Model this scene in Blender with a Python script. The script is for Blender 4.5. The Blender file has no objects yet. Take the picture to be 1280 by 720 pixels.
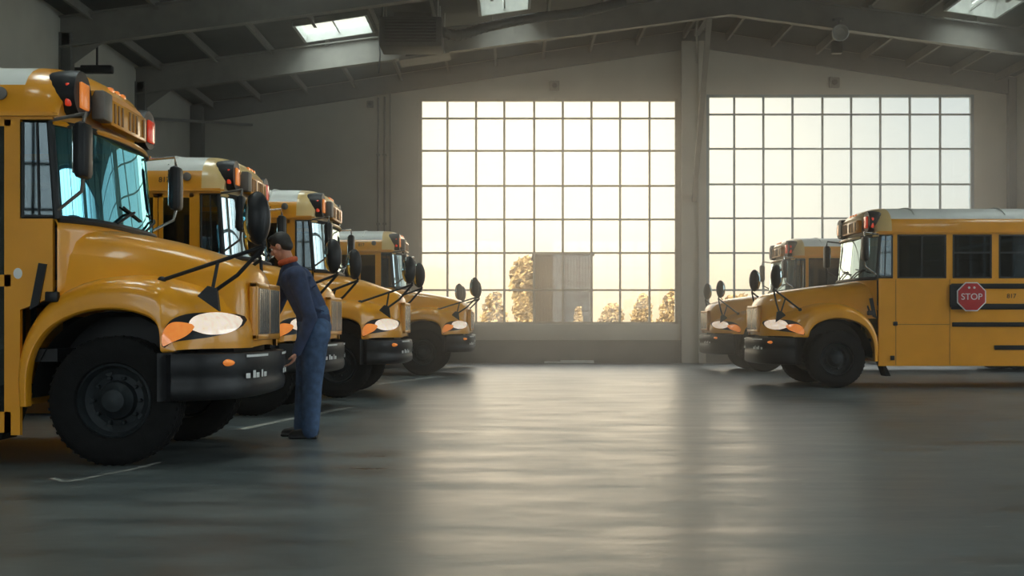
import bpy, bmesh, math, random
from mathutils import Vector, Matrix
PI = math.pi
C = bpy.context.scene.collection
random.seed(7)

# ------------------------------------------------------------------ helpers
class MB:
    """collects shapes that become ONE mesh object"""
    def __init__(s): s.v = []; s.f = []; s.m = []
    def add(s, vs, fs, mi=0):
        o = len(s.v); s.v += [tuple(p) for p in vs]
        for f in fs: s.f.append(tuple(i + o for i in f)); s.m.append(mi)
    def box(s, a, b, mi=0, bev=0.0):
        x0, y0, z0 = a; x1, y1, z1 = b
        if x0 > x1: x0, x1 = x1, x0
        if y0 > y1: y0, y1 = y1, y0
        if z0 > z1: z0, z1 = z1, z0
        if bev <= 0:
            vs = [(x, y, z) for x in (x0, x1) for y in (y0, y1) for z in (z0, z1)]
            fs = [(0, 1, 3, 2), (4, 6, 7, 5), (0, 4, 5, 1), (2, 3, 7, 6), (0, 2, 6, 4), (1, 5, 7, 3)]
            s.add(vs, fs, mi); return
        bm = bmesh.new(); bmesh.ops.create_cube(bm, size=1)
        for v in bm.verts:
            v.co = Vector(((x0+x1)/2 + v.co.x*(x1-x0), (y0+y1)/2 + v.co.y*(y1-y0), (z0+z1)/2 + v.co.z*(z1-z0)))
        bmesh.ops.bevel(bm, geom=list(bm.edges), offset=min(bev, .49*min(x1-x0, y1-y0, z1-z0)), segments=2, affect='EDGES', profile=.5)
        bm.verts.index_update()
        s.add([v.co[:] for v in bm.verts], [[v.index for v in f.verts] for f in bm.faces], mi); bm.free()
    def bar(s, p, q, w, h, up=(0, 0, 1), mi=0):
        p = Vector(p); q = Vector(q); d = (q-p).normalized(); u = Vector(up)
        a = d.cross(u)
        if a.length < 1e-4: a = d.cross(Vector((1, 0, 0)))
        a.normalize(); b = a.cross(d)
        vs = [c + a*sx*w/2 + b*sy*h/2 for c in (p, q) for sx, sy in ((-1, -1), (1, -1), (1, 1), (-1, 1))]
        s.add(vs, [(3, 2, 1, 0), (4, 5, 6, 7), (0, 1, 5, 4), (1, 2, 6, 5), (2, 3, 7, 6), (3, 0, 4, 7)], mi)
    def tube(s, pts, r, n=10, mi=0, cap=True):
        pts = [Vector(p) for p in pts]; rs = r if isinstance(r, (list, tuple)) else [r]*len(pts)
        base = len(s.v); ring = []; a = None
        for i, p in enumerate(pts):
            d = (pts[min(i+1, len(pts)-1)] - pts[max(i-1, 0)]).normalized()
            if a is None:
                a = d.cross(Vector((0, 0, 1)))
                if a.length < 1e-3: a = d.cross(Vector((1, 0, 0)))
            a = (a - d*a.dot(d)).normalized(); b = d.cross(a)
            ring.append([p + (a*math.cos(2*PI*k/n) + b*math.sin(2*PI*k/n))*rs[i] for k in range(n)])
        vs = [v for r_ in ring for v in r_]
        fs = [(i*n+k, i*n+(k+1) % n, (i+1)*n+(k+1) % n, (i+1)*n+k) for i in range(len(pts)-1) for k in range(n)]
        if cap: fs += [tuple(range(n-1, -1, -1)), tuple((len(pts)-1)*n+k for k in range(n))]
        s.add(vs, fs, mi)
    def grid(s, rows, mi=0, closed=False):
        n = len(rows[0]); vs = [v for r in rows for v in r]; fs = []
        for i in range(len(rows)-1):
            for k in range(n if closed else n-1):
                fs.append((i*n+k, i*n+(k+1) % n, (i+1)*n+(k+1) % n, (i+1)*n+k))
        s.add(vs, fs, mi)
    def prism(s, poly, y0, y1, mi=0):
        """polygon in x,z extruded along y"""
        n = len(poly)
        vs = [(x, y0, z) for x, z in poly] + [(x, y1, z) for x, z in poly]
        fs = [tuple(range(n)), tuple(range(2*n-1, n-1, -1))] + [(i, (i+1) % n, n+(i+1) % n, n+i) for i in range(n)]
        s.add(vs, fs, mi)
    def prismx(s, poly, x0, x1, mi=0):
        n = len(poly)
        vs = [(x0, y, z) for y, z in poly] + [(x1, y, z) for y, z in poly]
        fs = [tuple(range(n)), tuple(range(2*n-1, n-1, -1))] + [(i, (i+1) % n, n+(i+1) % n, n+i) for i in range(n)]
        s.add(vs, fs, mi)
    def lathe(s, prof, axis='Y', n=40, c=(0, 0, 0), mi=0):
        """prof: list of (radius, along)"""
        rows = []
        for r, h in prof:
            row = []
            for k in range(n):
                t = 2*PI*k/n
                if axis == 'Y': row.append((c[0]+r*math.cos(t), c[1]+h, c[2]+r*math.sin(t)))
                elif axis == 'X': row.append((c[0]+h, c[1]+r*math.cos(t), c[2]+r*math.sin(t)))
                else: row.append((c[0]+r*math.cos(t), c[1]+r*math.sin(t), c[2]+h))
            rows.append(row)
        s.grid(rows, mi, closed=True)
    def ell(s, c, r, nu=20, nv=14, rot=None, mi=0):
        rows = []
        for j in range(nv+1):
            ph = -PI/2 + PI*j/nv; row = []
            for k in range(nu):
                t = 2*PI*k/nu
                p = Vector((r[0]*math.cos(ph)*math.cos(t), r[1]*math.cos(ph)*math.sin(t), r[2]*math.sin(ph)))
                if rot is not None: p = rot @ p
                row.append((c[0]+p.x, c[1]+p.y, c[2]+p.z))
            rows.append(row)
        s.grid(rows, mi, closed=True)
    def mesh(s, name, mats, ang=35, weld=True):
        me = bpy.data.meshes.new(name)
        me.from_pydata(s.v, [], s.f)
        for m in (mats if isinstance(mats, (list, tuple)) else [mats]): me.materials.append(m)
        for p, mi in zip(me.polygons, s.m): p.material_index = mi
        bm = bmesh.new(); bm.from_mesh(me)
        if weld: bmesh.ops.remove_doubles(bm, verts=bm.verts, dist=1e-5)
        bmesh.ops.dissolve_degenerate(bm, edges=bm.edges, dist=1e-6)
        bmesh.ops.recalc_face_normals(bm, faces=bm.faces)
        bm.to_mesh(me); bm.free()
        me.shade_smooth(); me.set_sharp_from_angle(angle=math.radians(ang))
        return me
    def build(s, name, mats, parent=None, ang=35, loc=None, weld=True):
        return link(name, s.mesh(name, mats, ang, weld), parent, loc)

def link(name, me, parent=None, loc=None):
    o = bpy.data.objects.new(name, me); C.objects.link(o)
    if parent is not None: o.parent = parent
    if loc is not None: o.location = loc
    return o
def tag(o, label=None, cat=None, group=None, kind=None):
    if label: o['label'] = label
    if cat: o['category'] = cat
    if group: o['group'] = group
    if kind: o['kind'] = kind
    return o
def empty(name, loc, rz=0):
    o = bpy.data.objects.new(name, None); C.objects.link(o)
    o.location = loc; o.rotation_euler = (0, 0, rz); o.empty_display_size = .2
    return o
def lerp(a, b, t): return a + (b-a)*t
def sstep(a, b, x):
    t = max(0., min(1., (x-a)/(b-a))); return t*t*(3-2*t)
def crom(P, u):
    """catmull-rom through a list of tuples, u in 0..1"""
    n = len(P)-1; f = max(0., min(.999999, u))*n; i = int(f); t = f-i
    p0, p1, p2, p3 = P[max(i-1, 0)], P[i], P[i+1], P[min(i+2, n)]
    return tuple(.5*((2*b) + (-a+c)*t + (2*a-5*b+4*c-d)*t*t + (-a+3*b-3*c+d)*t**3) for a, b, c, d in zip(p0, p1, p2, p3))
def text_mesh(txt, size, extr=.004):
    cu = bpy.data.curves.new('lettering', 'FONT'); cu.body = txt; cu.size = size; cu.extrude = extr
    cu.align_x = 'CENTER'; cu.align_y = 'CENTER'
    o = bpy.data.objects.new('lettering', cu); C.objects.link(o)
    bpy.context.view_layer.update()
    dg = bpy.context.evaluated_depsgraph_get()
    me = bpy.data.meshes.new_from_object(o.evaluated_get(dg))
    bpy.data.objects.remove(o); bpy.data.curves.remove(cu)
    return me

# ------------------------------------------------------------------ materials
def mat(name, col, rough=.5, metal=0., var=.0, scale=6., coat=0., emit=None, es=0., bump=0., spec=.5, rvar=0., col2=None):
    m = bpy.data.materials.new(name); m.use_nodes = True
    nt = m.node_tree; b = nt.nodes['Principled BSDF']
    b.inputs['Base Color'].default_value = (*col, 1); b.inputs['Roughness'].default_value = rough
    b.inputs['Metallic'].default_value = metal; b.inputs['Coat Weight'].default_value = coat
    b.inputs['Coat Roughness'].default_value = .08; b.inputs['Specular IOR Level'].default_value = spec
    if emit: b.inputs['Emission Color'].default_value = (*emit, 1); b.inputs['Emission Strength'].default_value = es
    tc = nt.nodes.new('ShaderNodeTexCoord')
    nz = nt.nodes.new('ShaderNodeTexNoise'); nz.inputs['Scale'].default_value = scale; nz.inputs['Detail'].default_value = 6
    nt.links.new(tc.outputs['Object'], nz.inputs['Vector'])
    mix = nt.nodes.new('ShaderNodeMix'); mix.data_type = 'RGBA'
    c2 = col2 if col2 else tuple(c*(1-var) for c in col); c1 = col if col2 else tuple(min(1, c*(1+var)) for c in col)
    mix.inputs[6].default_value = (*c2, 1); mix.inputs[7].default_value = (*c1, 1)
    rp = nt.nodes.new('ShaderNodeValToRGB'); rp.color_ramp.elements[0].position = .32; rp.color_ramp.elements[1].position = .68
    nt.links.new(nz.outputs['Fac'], rp.inputs['Fac']); nt.links.new(rp.outputs['Color'], mix.inputs[0])
    nt.links.new(mix.outputs[2], b.inputs['Base Color'])
    if rvar:
        mr = nt.nodes.new('ShaderNodeMapRange'); mr.inputs[3].default_value = max(0, rough-rvar); mr.inputs[4].default_value = min(1, rough+rvar)
        nt.links.new(nz.outputs['Fac'], mr.inputs[0]); nt.links.new(mr.outputs[0], b.inputs['Roughness'])
    if bump:
        bp = nt.nodes.new('ShaderNodeBump'); bp.inputs['Strength'].default_value = bump; bp.inputs['Distance'].default_value = .01
        n2 = nt.nodes.new('ShaderNodeTexNoise'); n2.inputs['Scale'].default_value = scale*8; nt.links.new(tc.outputs['Object'], n2.inputs['Vector'])
        nt.links.new(n2.outputs['Fac'], bp.inputs['Height']); nt.links.new(bp.outputs['Normal'], b.inputs['Normal'])
    return m

def glass_mat(name, tint, refl_min=.06, rough=.02, gcol=(1, 1, 1), f0=1.5):
    """thin pane: tinted see-through plus a mirror reflection by angle"""
    m = bpy.data.materials.new(name); m.use_nodes = True; nt = m.node_tree; nt.nodes.clear()
    out = nt.nodes.new('ShaderNodeOutputMaterial'); mx = nt.nodes.new('ShaderNodeMixShader')
    tr = nt.nodes.new('ShaderNodeBsdfTransparent'); tr.inputs[0].default_value = (*tint, 1)
    gl = nt.nodes.new('ShaderNodeBsdfGlossy'); gl.inputs['Color'].default_value = (*gcol, 1); gl.inputs['Roughness'].default_value = rough
    fr = nt.nodes.new('ShaderNodeLayerWeight'); fr.inputs['Blend'].default_value = .25
    mr = nt.nodes.new('ShaderNodeMapRange'); mr.inputs[3].default_value = refl_min; mr.inputs[4].default_value = 1.
    nt.links.new(fr.outputs['Fresnel'], mr.inputs[0]); nt.links.new(mr.outputs[0], mx.inputs[0])
    nt.links.new(tr.outputs[0], mx.inputs[1]); nt.links.new(gl.outputs[0], mx.inputs[2]); nt.links.new(mx.outputs[0], out.inputs[0])
    return m

def floor_mat():
    m = bpy.data.materials.new('polished_concrete'); m.use_nodes = True; nt = m.node_tree; b = nt.nodes['Principled BSDF']
    tc = nt.nodes.new('ShaderNodeTexCoord')
    def noise(sc, det, sx=1, sy=1, rough=.6):
        mp = nt.nodes.new('ShaderNodeMapping'); mp.inputs['Scale'].default_value = (sx, sy, 1)
        n = nt.nodes.new('ShaderNodeTexNoise'); n.inputs['Scale'].default_value = sc; n.inputs['Detail'].default_value = det; n.inputs['Roughness'].default_value = rough
        nt.links.new(tc.outputs['Object'], mp.inputs[0]); nt.links.new(mp.outputs[0], n.inputs['Vector']); return n
    def ramp(src, a, ca, b_, cb):
        r = nt.nodes.new('ShaderNodeValToRGB'); e = r.color_ramp.elements
        e[0].position = a; e[0].color = (*ca, 1); e[1].position = b_; e[1].color = (*cb, 1)
        nt.links.new(src, r.inputs[0]); return r
    big = noise(.35, 7); mid = noise(1.5, 9, .42, 1.25, .72); fine = noise(14, 5, .5, 1.2); scuff = noise(2.6, 10, .5, 1.4, .78)
    r1 = ramp(big.outputs['Fac'], .3, (.066, .086, .093), .7, (.125, .143, .141))
    r2 = ramp(mid.outputs['Fac'], .38, (.58, .59, .59), .62, (1.22, 1.21, 1.18))
    mu = nt.nodes.new('ShaderNodeMix'); mu.data_type = 'RGBA'; mu.blend_type = 'MULTIPLY'; mu.inputs[0].default_value = 1.
    nt.links.new(r1.outputs[0], mu.inputs[6]); nt.links.new(r2.outputs[0], mu.inputs[7])
    r3 = ramp(fine.outputs['Fac'], .35, (.85, .85, .85), .65, (1.08, 1.08, 1.08))
    m2 = nt.nodes.new('ShaderNodeMix'); m2.data_type = 'RGBA'; m2.blend_type = 'MULTIPLY'; m2.inputs[0].default_value = .6
    nt.links.new(mu.outputs[2], m2.inputs[6]); nt.links.new(r3.outputs[0], m2.inputs[7])
    # pale worn scuffs
    r4 = ramp(scuff.outputs['Fac'], .60, (0, 0, 0), .70, (.55, .55, .55)); m3 = nt.nodes.new('ShaderNodeMix'); m3.data_type = 'RGBA'
    nt.links.new(r4.outputs[0], m3.inputs[0]); nt.links.new(m2.outputs[2], m3.inputs[6]); m3.inputs[7].default_value = (.30, .31, .29, 1)
    nt.links.new(m3.outputs[2], b.inputs['Base Color'])
    rr = ramp(mid.outputs['Fac'], .3, (.26, .26, .26), .7, (.46, .46, .46)); nt.links.new(rr.outputs[0], b.inputs['Roughness'])
    bp = nt.nodes.new('ShaderNodeBump'); bp.inputs['Strength'].default_value = .014; bp.inputs['Distance'].default_value = .02
    nt.links.new(mid.outputs['Fac'], bp.inputs['Height']); nt.links.new(bp.outputs['Normal'], b.inputs['Normal'])
    b.inputs['Specular IOR Level'].default_value = .55
    return m

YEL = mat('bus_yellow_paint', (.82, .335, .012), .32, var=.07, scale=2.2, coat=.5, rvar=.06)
YEL_LIT = mat('bus_yellow_lit_cap', (.78, .54, .22), .36, var=.06, scale=2.5, coat=.4)  # bus yellow made paler: warm light on the caps put into the colour
WHITE = mat('bus_roof_white', (.72, .72, .66), .45, var=.06, scale=3)
BLACK = mat('black_enamel', (.009, .010, .012), .45, spec=.35, var=.2, scale=9)
RUBBER = mat('tyre_rubber', (.006, .0065, .007), .85, spec=.2, var=.3, scale=14, bump=.3)
GASKET = mat('black_gasket', (.01, .012, .014), .5)
RIM = mat('dark_wheel_steel', (.018, .024, .028), .6, .3, var=.3, scale=12)
CHROME = mat('worn_chrome', (.62, .6, .56), .25, .9, var=.1, scale=12)
GREYPL = mat('grey_plastic', (.16, .14, .12), .5, var=.15)
INTER = mat('bus_interior_dark', (.035, .045, .05), .7, var=.2)
SEATM = mat('seat_vinyl', (.03, .05, .075), .5, var=.2, scale=8)
LINER = mat('interior_liner', (.25, .28, .28), .6, var=.1)
GLASS = glass_mat('tinted_side_glass', (.22, .27, .29), .05, .02, (.8, .95, 1.))
WSG = glass_mat('windshield_glass', (.16, .24, .26), .55, .012, (.80, .96, .98))
WSB = glass_mat('windshield_blue_reflection', (.10, .20, .25), .55, .012, (.30, .80, .98))  # blue of the reflected panes put into the gloss tint
PANE = glass_mat('window_pane_glass', (.97, .975, .96), .02, .02)
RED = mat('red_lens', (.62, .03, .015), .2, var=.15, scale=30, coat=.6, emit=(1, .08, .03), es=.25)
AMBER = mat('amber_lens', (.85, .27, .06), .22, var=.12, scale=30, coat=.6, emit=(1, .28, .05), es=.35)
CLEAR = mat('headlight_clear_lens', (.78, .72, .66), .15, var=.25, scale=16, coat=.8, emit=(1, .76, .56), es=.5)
SIGNRED = mat('stop_sign_red', (.50, .02, .02), .45, var=.08)
SIGNWHT = mat('sign_white', (.78, .78, .75), .5, var=.05)
LETTER = mat('letter_brown_black', (.28, .12, .02), .5)
MIRROR = mat('mirror_glass', (.55, .68, .68), .06, 1.)

# ------------------------------------------------------------------ school bus
WHEEL_CACHE = {}
def tire_mesh():
    if 't' not in WHEEL_CACHE:
        m = MB()
        prof = [(.285, -.10), (.30, -.135), (.37, -.15), (.44, -.148), (.485, -.132), (.498, -.115)]
        for y in (-.06, 0., .06):
            prof += [(.5, y-.018), (.485, y-.010), (.485, y+.010), (.5, y+.018)]
        prof += [(.498, .115), (.485, .132), (.44, .148), (.37, .15), (.30, .135), (.285, .10)]
        m.lathe(prof, 'Y', 48)
        for k in range(48):
            t = 2*PI*k/48; c, s_ = math.cos(t), math.sin(t)
            for sg in (-1, 1):
                m.bar((c*.497, sg*.085, s_*.497), (c*.497, sg*.128, s_*.497), .022, .012, (c, 0, s_))
        WHEEL_CACHE['t'] = m.mesh('tire', RUBBER)
        r = MB()    # outside face towards -y
        r.lathe([(.288, .10), (.288, -.11), (.272, -.12), (.262, -.095), (.25, -.03), (.20, .0), (.155, -.015), (.14, -.07), (.10, -.10), (.085, -.135), (.05, -.145), (0.001, -.147)], 'Y', 40)
        for k in range(10):
            t = 2*PI*k/10
            r.lathe([(.016, -.01), (.016, -.05), (.010, -.055), (.001, -.055)], 'Y', 6, (.18*math.cos(t), 0, .18*math.sin(t)))
        for k in range(5):
            t = 2*PI*(k+.5)/5
            r.lathe([(.030, -.022), (.030, -.014), (.001, -.014)], 'Y', 12, (.225*math.cos(t), 0, .225*math.sin(t)))
        WHEEL_CACHE['r'] = r.mesh('rim', RIM)
    return WHEEL_CACHE['t'], WHEEL_CACHE['r']

def make_bus(loc, rz, label, N=1.15, P=-.70, REAR=-6.0, far_tip=None, ws_mat=None, BZ=.50, cap_mat=None, ZB=.24):
    """local +x = nose, wheel centre of the front axle at x=0, ground z=0"""
    root = empty('school_bus', loc, rz)
    tag(root, label, 'school bus', 'school buses parked along the two sides of the hall')
    W = 1.2; ZW0, ZW1 = 1.90, 2.66
    xr = REAR+1.75
    PF = P+.25
    def Cx(y): return P+.51-.23*min(1., abs(y)/1.19)**4
    # side openings: list of (x0,x1) from front to rear
    wins = [(P-.92, P-.07)]; x = P-.92-.11
    while x-.68 > REAR+.12:
        wins.append((x-.68, x)); x -= .68+.12
    # ---- body
    b = MB()
    arch = [(xr+.60*math.cos(t), .50+.60*math.sin(t)) for t in [PI-.0-PI*k/14 for k in range(15)]]
    arch = [(xx, max(zz, ZB)) for xx, zz in arch]
    arch[0] = (xr-.62, ZB); arch[-1] = (xr+.62, ZB)
    fb = -.70 if P > -.8 else -.72
    front = [(fb, ZB), (fb, 1.2), (min(PF, -.42), 1.30), (PF, 1.42), (PF, ZW0)]
    for sg in (-1, 1):
        y0, y1 = (sg*W, sg*(W-.05))
        if sg < 0:      # door opening on the right-hand side
            d0, d1 = P-.92, P-.07
            b.prism([(REAR, ZB)] + arch + [(d0, ZB), (d0, ZW0), (REAR, ZW0)], y0, y1)
            b.prism([(d1, ZB)] + front + [(d1, ZW0)], y0, y1)
        else:
            b.prism([(REAR, ZB)] + arch + front + [(REAR, ZW0)], y0, y1)
        b.prism([(P-.07, ZW0), (P, ZW0), (P, ZW1), (P-.07, ZW1)], y0, y1)
        for (a0, a1), (c0, c1) in zip(wins[:-1], wins[1:]):
            b.prism([(c1, ZW0), (a0, ZW0), (a0, ZW1), (c1, ZW1)], y0, y1)
        b.prism([(REAR, ZW0), (wins[-1][0], ZW0), (wins[-1][0], ZW1), (REAR, ZW1)], y0, y1)
        b.prism([(REAR, ZW1), (PF, ZW1), (PF, ZW1+.06), (REAR, ZW1+.06)], y0, y1)
    # rear wall with a window opening
    for a, c in (((REAR, -W, ZB), (REAR+.05, W, 1.75)), ((REAR, -W, 2.45), (REAR+.05, W, 2.7)), ((REAR, -W, 1.75), (REAR+.05, -.85, 2.45)), ((REAR, .85, 1.75), (REAR+.05, W, 2.45))):
        b.box(a, c)
    # cowl under the windshield
    ys = [W*.99*math.sin(PI/2*k/12) for k in range(-12, 13)]
    b.grid([[(Cx(y), y, z) for y in ys] for z in (1.24, 1.5, 1.80, 1.86)] + [[(Cx(y)-.03, y*.99, 1.905) for y in ys]])
    b.grid([[(Cx(y)-.03, y*.99, 1.905) for y in ys], [(P-.05, y*.97, 1.90) for y in ys]])
    b.build('body', YEL, root)
    # chassis, floor
    ch = MB()
    ch.box((REAR+.1, -1.1, .80), (P+.25, 1.1, .90)); ch.box((REAR+.2, -.45, .50), (N-.25, -.33, .74)); ch.box((REAR+.2, .33, .50), (N-.25, .45, .74))
    ch.box((-.58, -.62, .52), (N-.12, .62, 1.15)); ch.tube([(0, -.95, .5), (0, .95, .5)], .06); ch.tube([(xr, -.95, .5), (xr, .95, .5)], .09)
    ch.ell((xr, 0, .5), (.2, .18, .2)); ch.box((REAR+2.9, -.9, .42), (REAR+3.7, -.45, .78), bev=.04); ch.box((-1.6, .5, .45), (-1.0, 1.0, .8), bev=.03)
    ch.build('chassis', BLACK, root)
    # ---- roof
    def ring(x, hw=W, top=3.18, base=2.69):
        pts = []
        for k in range(17):
            t = PI*k/16; cx, sx = math.cos(t), math.sin(t)
            pts.append((x, hw*math.copysign(abs(cx)**.55, cx), base+(top-base)*abs(sx)**.72))
        return pts
    r = MB(); xs = [REAR-.02, REAR+.05, REAR+.25, lerp(REAR, P, .5), P+.02]; tops = [2.88, 3.07, 3.17, 3.18, 3.18]
    rows = [ring(x_, W*(1 if i > 1 else .985), tops[i]) for i, x_ in enumerate(xs)]
    n = 17
    vs = [v for rw in rows for v in rw]; base = 0
    for i in range(len(rows)-1):
        for k in range(n-1):
            side = k < 2 or k >= n-3
            r.add([rows[i][k], rows[i][k+1], rows[i+1][k+1], rows[i+1][k]], [(0, 1, 2, 3)], 1 if side else 0)
    for sg in (-1, 1):
        r.bar((REAR+.1, sg*(W+.012), 2.695), (PF+.05, sg*(W+.012), 2.695), .03, .022, mi=1)
    for k in range(5):   # stamped ribs across the roof
        xk = lerp(REAR+.6, P-.4, k/4)
        rr = ring(xk, W*1.001, 3.188); r.tube(rr[3:14], .012, 6, 0)
    tag(r.build('roof', [WHITE, YEL], root), 'roof with white top')
    lin = MB(); lin.grid([[(x_, y*.97, z-.04) for _, y, z in ring(0)] for x_ in (REAR+.06, P)]); lin.build('ceiling_liner', LINER, root)
    # ---- front cap
    c = MB(); rows = [ring(P+.02)]
    for k in range(1, 8):
        t = k/7*PI/2
        rows.append([(P+.02+.42*math.sin(t)-.20*(abs(y)/W)**2.4*math.sin(t), y, z) for _, y, z in ring(0, W*(1-.06*(1-math.cos(t))), 2.76+.42*max(.30, math.cos(t))**.45, 2.63+.06*math.cos(t))])
    c.grid(rows)
    last = rows[-1]
    c.add(last, [tuple(range(len(last)))])
    rim = [(p[0]+.015, p[1]*1.0, 2.645) for p in [(P+.46-.26*(abs(y)/W)**2.4, y) for y in [W*.97*(k/10) for k in range(-10, 11)]]]
    c.tube(rim, .022, 6)
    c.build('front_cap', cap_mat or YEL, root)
    # destination sign: small box and a row of upright strokes
    d = MB(); d.box((P+.36, -.66, 2.75), (P+.47, -.44, 2.99), bev=.02); d.build('sign_box', GREYPL, root)
    d = MB(); d.box((P+.36, -.42, 2.74), (P+.452, .56, 2.96), bev=.015)
    sg_ = d.build('sign_panel', YEL, root)
    d = MB()
    for k in range(9):
        if k in (3, 7): continue
        y = -.36+k*.10; d.box((P+.45, y, 2.77), (P+.460, y+.04, 2.93))
    d.build('lettering', LETTER, sg_)
    # ---- warning lights
    for sg in (-1, 1):
        y = sg*.90; xc = P+.33
        h = MB()
        rows = []
        for k in range(9):
            t = k/8; rad = .20*math.cos(t*PI/2*.94)**.6
            rows.append([(xc-.02-.42*t, y+rad*math.cos(a), 2.885+rad*1.05*math.sin(a)*(1. if math.sin(a) > 0 else .78)) for a in [2*PI*q/20 for q in range(20)]])
        rows.insert(0, [(xc+.05, y+.205*math.cos(a), 2.885+.20*math.sin(a)*(1. if math.sin(a) > 0 else .8)) for a in [2*PI*q/20 for q in range(20)]])
        h.grid(rows, closed=True); h.add(rows[0], [tuple(range(20))])
        wl = h.build('warning_light', BLACK, root)
        l = MB(); l.box((xc+.045, y-.085, 2.785), (xc+.075, y+.095, 2.995), bev=.03); l.build('lens', AMBER if sg < 0 else RED, wl, ang=60)
        l = MB(); l.box((xc-.03, y+sg*.172-.02, 2.785), (xc+.02, y+sg*.172+.025, 2.965), bev=.015); l.build('side_lens', RED, wl, ang=60)
    for k in (-1, 0, 1):
        m = MB(); m.box((P+.30, k*.16-.04, 3.055), (P+.38, k*.16+.04, 3.10), bev=.012); m.build('marker_lamp', AMBER, root)
    m = MB(); m.lathe([(.05, 0), (.05, -.02), (.03, -.03), (.001, -.03)], 'Y', 16, (P-.15, -W+.01, 2.86)); m.build('marker_lamp', GREYPL, root)
    # ---- windshield
    g = MB(); ysw = [1.17*math.sin(PI/2*k/12) for k in range(-12, 13)]
    zz = [1.91, 2.1, 2.3, 2.5, 2.64]
    g.grid([[(Cx(y)-.02-.06*(z-1.9)/.7, y*(1-.02*(z-1.9)/.7), z) for y in ysw] for z in zz])
    ws = g.build('windshield', ws_mat or WSG, root, ang=80)
    k_ = MB()
    k_.tube([(Cx(y)-.015, y, 1.90) for y in ysw], .03, 8); k_.tube([(Cx(y)-.08, y*.98, 2.645) for y in ysw], .025, 8)
    for sg in (-1, 1):
        k_.tube([(Cx(1.17)-.02, sg*1.17, 1.9), (Cx(1.17)-.08, sg*1.15, 2.65)], .03, 8)
    k_.build('gasket', GASKET, ws)
    wp = MB()
    for y in (-.45, .35):
        x0 = Cx(y)-.0
        wp.tube([(x0, y, 1.92), (Cx(y+.3)+.0, y+.32, 2.02), (Cx(y+.5)-.02, y+.52, 2.06)], .012, 6); wp.tube([(Cx(y+.25)-.02, y+.22, 2.08), (Cx(y+.7)-.02, y+.72, 2.0)], .010, 6)
    wp.build('wiper', BLACK, ws)
    # ---- quarter windows
    for sg in (-1, 1):
        q = MB(); q.add([(P+.01, sg*1.185, 1.92), (Cx(1.17)-.03, sg*1.165, 1.92), (Cx(1.17)-.08, sg*1.15, 2.64), (P+.01, sg*1.185, 2.64)], [(0, 1, 2, 3)])
        qo = q.build('quarter_window', GLASS, root)
        q = MB(); q.tube([(P+.01, sg*1.19, 1.915), (Cx(1.17)-.03, sg*1.17, 1.915)], .018, 6); q.tube([(P+.015, sg*1.19, 1.915), (P+.015, sg*1.19, 2.64)], .014, 6)
        q.tube([(P+.14, sg*1.18, 1.915), (P+.12, sg*1.17, 2.64)], .010, 6)
        q.build('gasket', GASKET, qo)
    # ---- side windows
    for sg in (-1, 1):
        for i, (x0, x1) in enumerate(wins):
            if sg < 0 and i == 0: continue
            f = MB(); y = sg*(W-.012); e = .028
            for a, c in (((x0, ZW0), (x0+e, ZW1)), ((x1-e, ZW0), (x1, ZW1)), ((x0, ZW0), (x1, ZW0+e)), ((x0, ZW1-e), (x1, ZW1))):
                f.box((a[0], y-.016, a[1]), (c[0], y+.016, c[1]))
            if i > 0: f.box((x0, y-.02, 2.33), (x1, y+.02, 2.36))
            else: f.box(((x0+x1)/2-.014, y-.02, ZW0), ((x0+x1)/2+.014, y+.02, ZW1))
            wf = f.build('side_window', GASKET, root)
            p = MB(); p.box((x0+e, y-.004, ZW0+e), (x1-e, y+.004, ZW1-e)); p.build('pane', GLASS, wf)
    # ---- entry door (right side): two leaves with tall panes
    d0, d1 = P-.92, P-.07
    dm = MB(); y = -W+.02
    for a0, a1 in ((d0, (d0+d1)/2-.008), ((d0+d1)/2+.008, d1)):
        for qa, qb in (((a0, ZB+.02), (a0+.05, ZW1)), ((a1-.05, ZB+.02), (a1, ZW1)), ((a0, ZB+.02), (a1, ZB+.18)), ((a0, 1.38), (a1, 1.47)), ((a0, ZW1-.05), (a1, ZW1))):
            dm.box((qa[0], y-.02, qa[1]), (qb[0], y+.02, qb[1]))
    do = dm.build('door', YEL, root)
    for a0, a1 in ((d0, (d0+d1)/2-.008), ((d0+d1)/2+.008, d1)):
        for z0, z1 in ((ZB+.18, 1.38), (1.47, ZW1-.05)):
            p = MB(); p.box((a0+.05, y-.005, z0), (a1-.05, y+.005, z1)); p.build('pane', GLASS, do)
    # ---- rear window
    p = MB(); p.box((REAR+.02, -.85, 1.75), (REAR+.03, .85, 2.45)); p.build('rear_window', GLASS, root)
    # ---- hood
    h = MB(); hs = [(P+.28, 1.875, 1.10), (P+.45, 1.872, 1.05), (P+.70, 1.84, .97)]
    xe = N-.34
    for k in (1, 2, 3): hs.append((lerp(P+.70, xe, k/3), lerp(1.84, 1.69, k/3)+.012*math.sin(PI*k/3), lerp(.97, .72, k/3)))
    hs += [(N-.14, 1.625, .655), (N-.05, 1.565, .63), (N, 1.48, .61), (N+.02, 1.36, .60), (N+.03, 1.15, .59), (N+.03, .92, .58)]
    rows = []
    for x_, tp, w in hs:
        half = [(0, tp), (.30*w, tp-.003), (.58*w, tp-.012), (.78*w, tp-.035), (.90*w, tp-.075), (.97*w, tp-.14), (1.0*w, tp-.23), (1.015*w, tp-.25), (1.06*w, min(tp-.26, 1.12)), (1.08*w, .92)]
        lowz = lerp(1.20, .90, sstep(.55, .68, x_)); half = [(y_, max(z_, lowz)) for y_, z_ in half]
        bulge = .06*sstep(N-.5, N, x_)
        rows.append([(x_-bulge*(y_/w)**2*1.2, -y_, z_) for y_, z_ in reversed(half)] + [(x_-bulge*(y_/w)**2*1.2, y_, z_) for y_, z_ in half[1:]])
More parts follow.
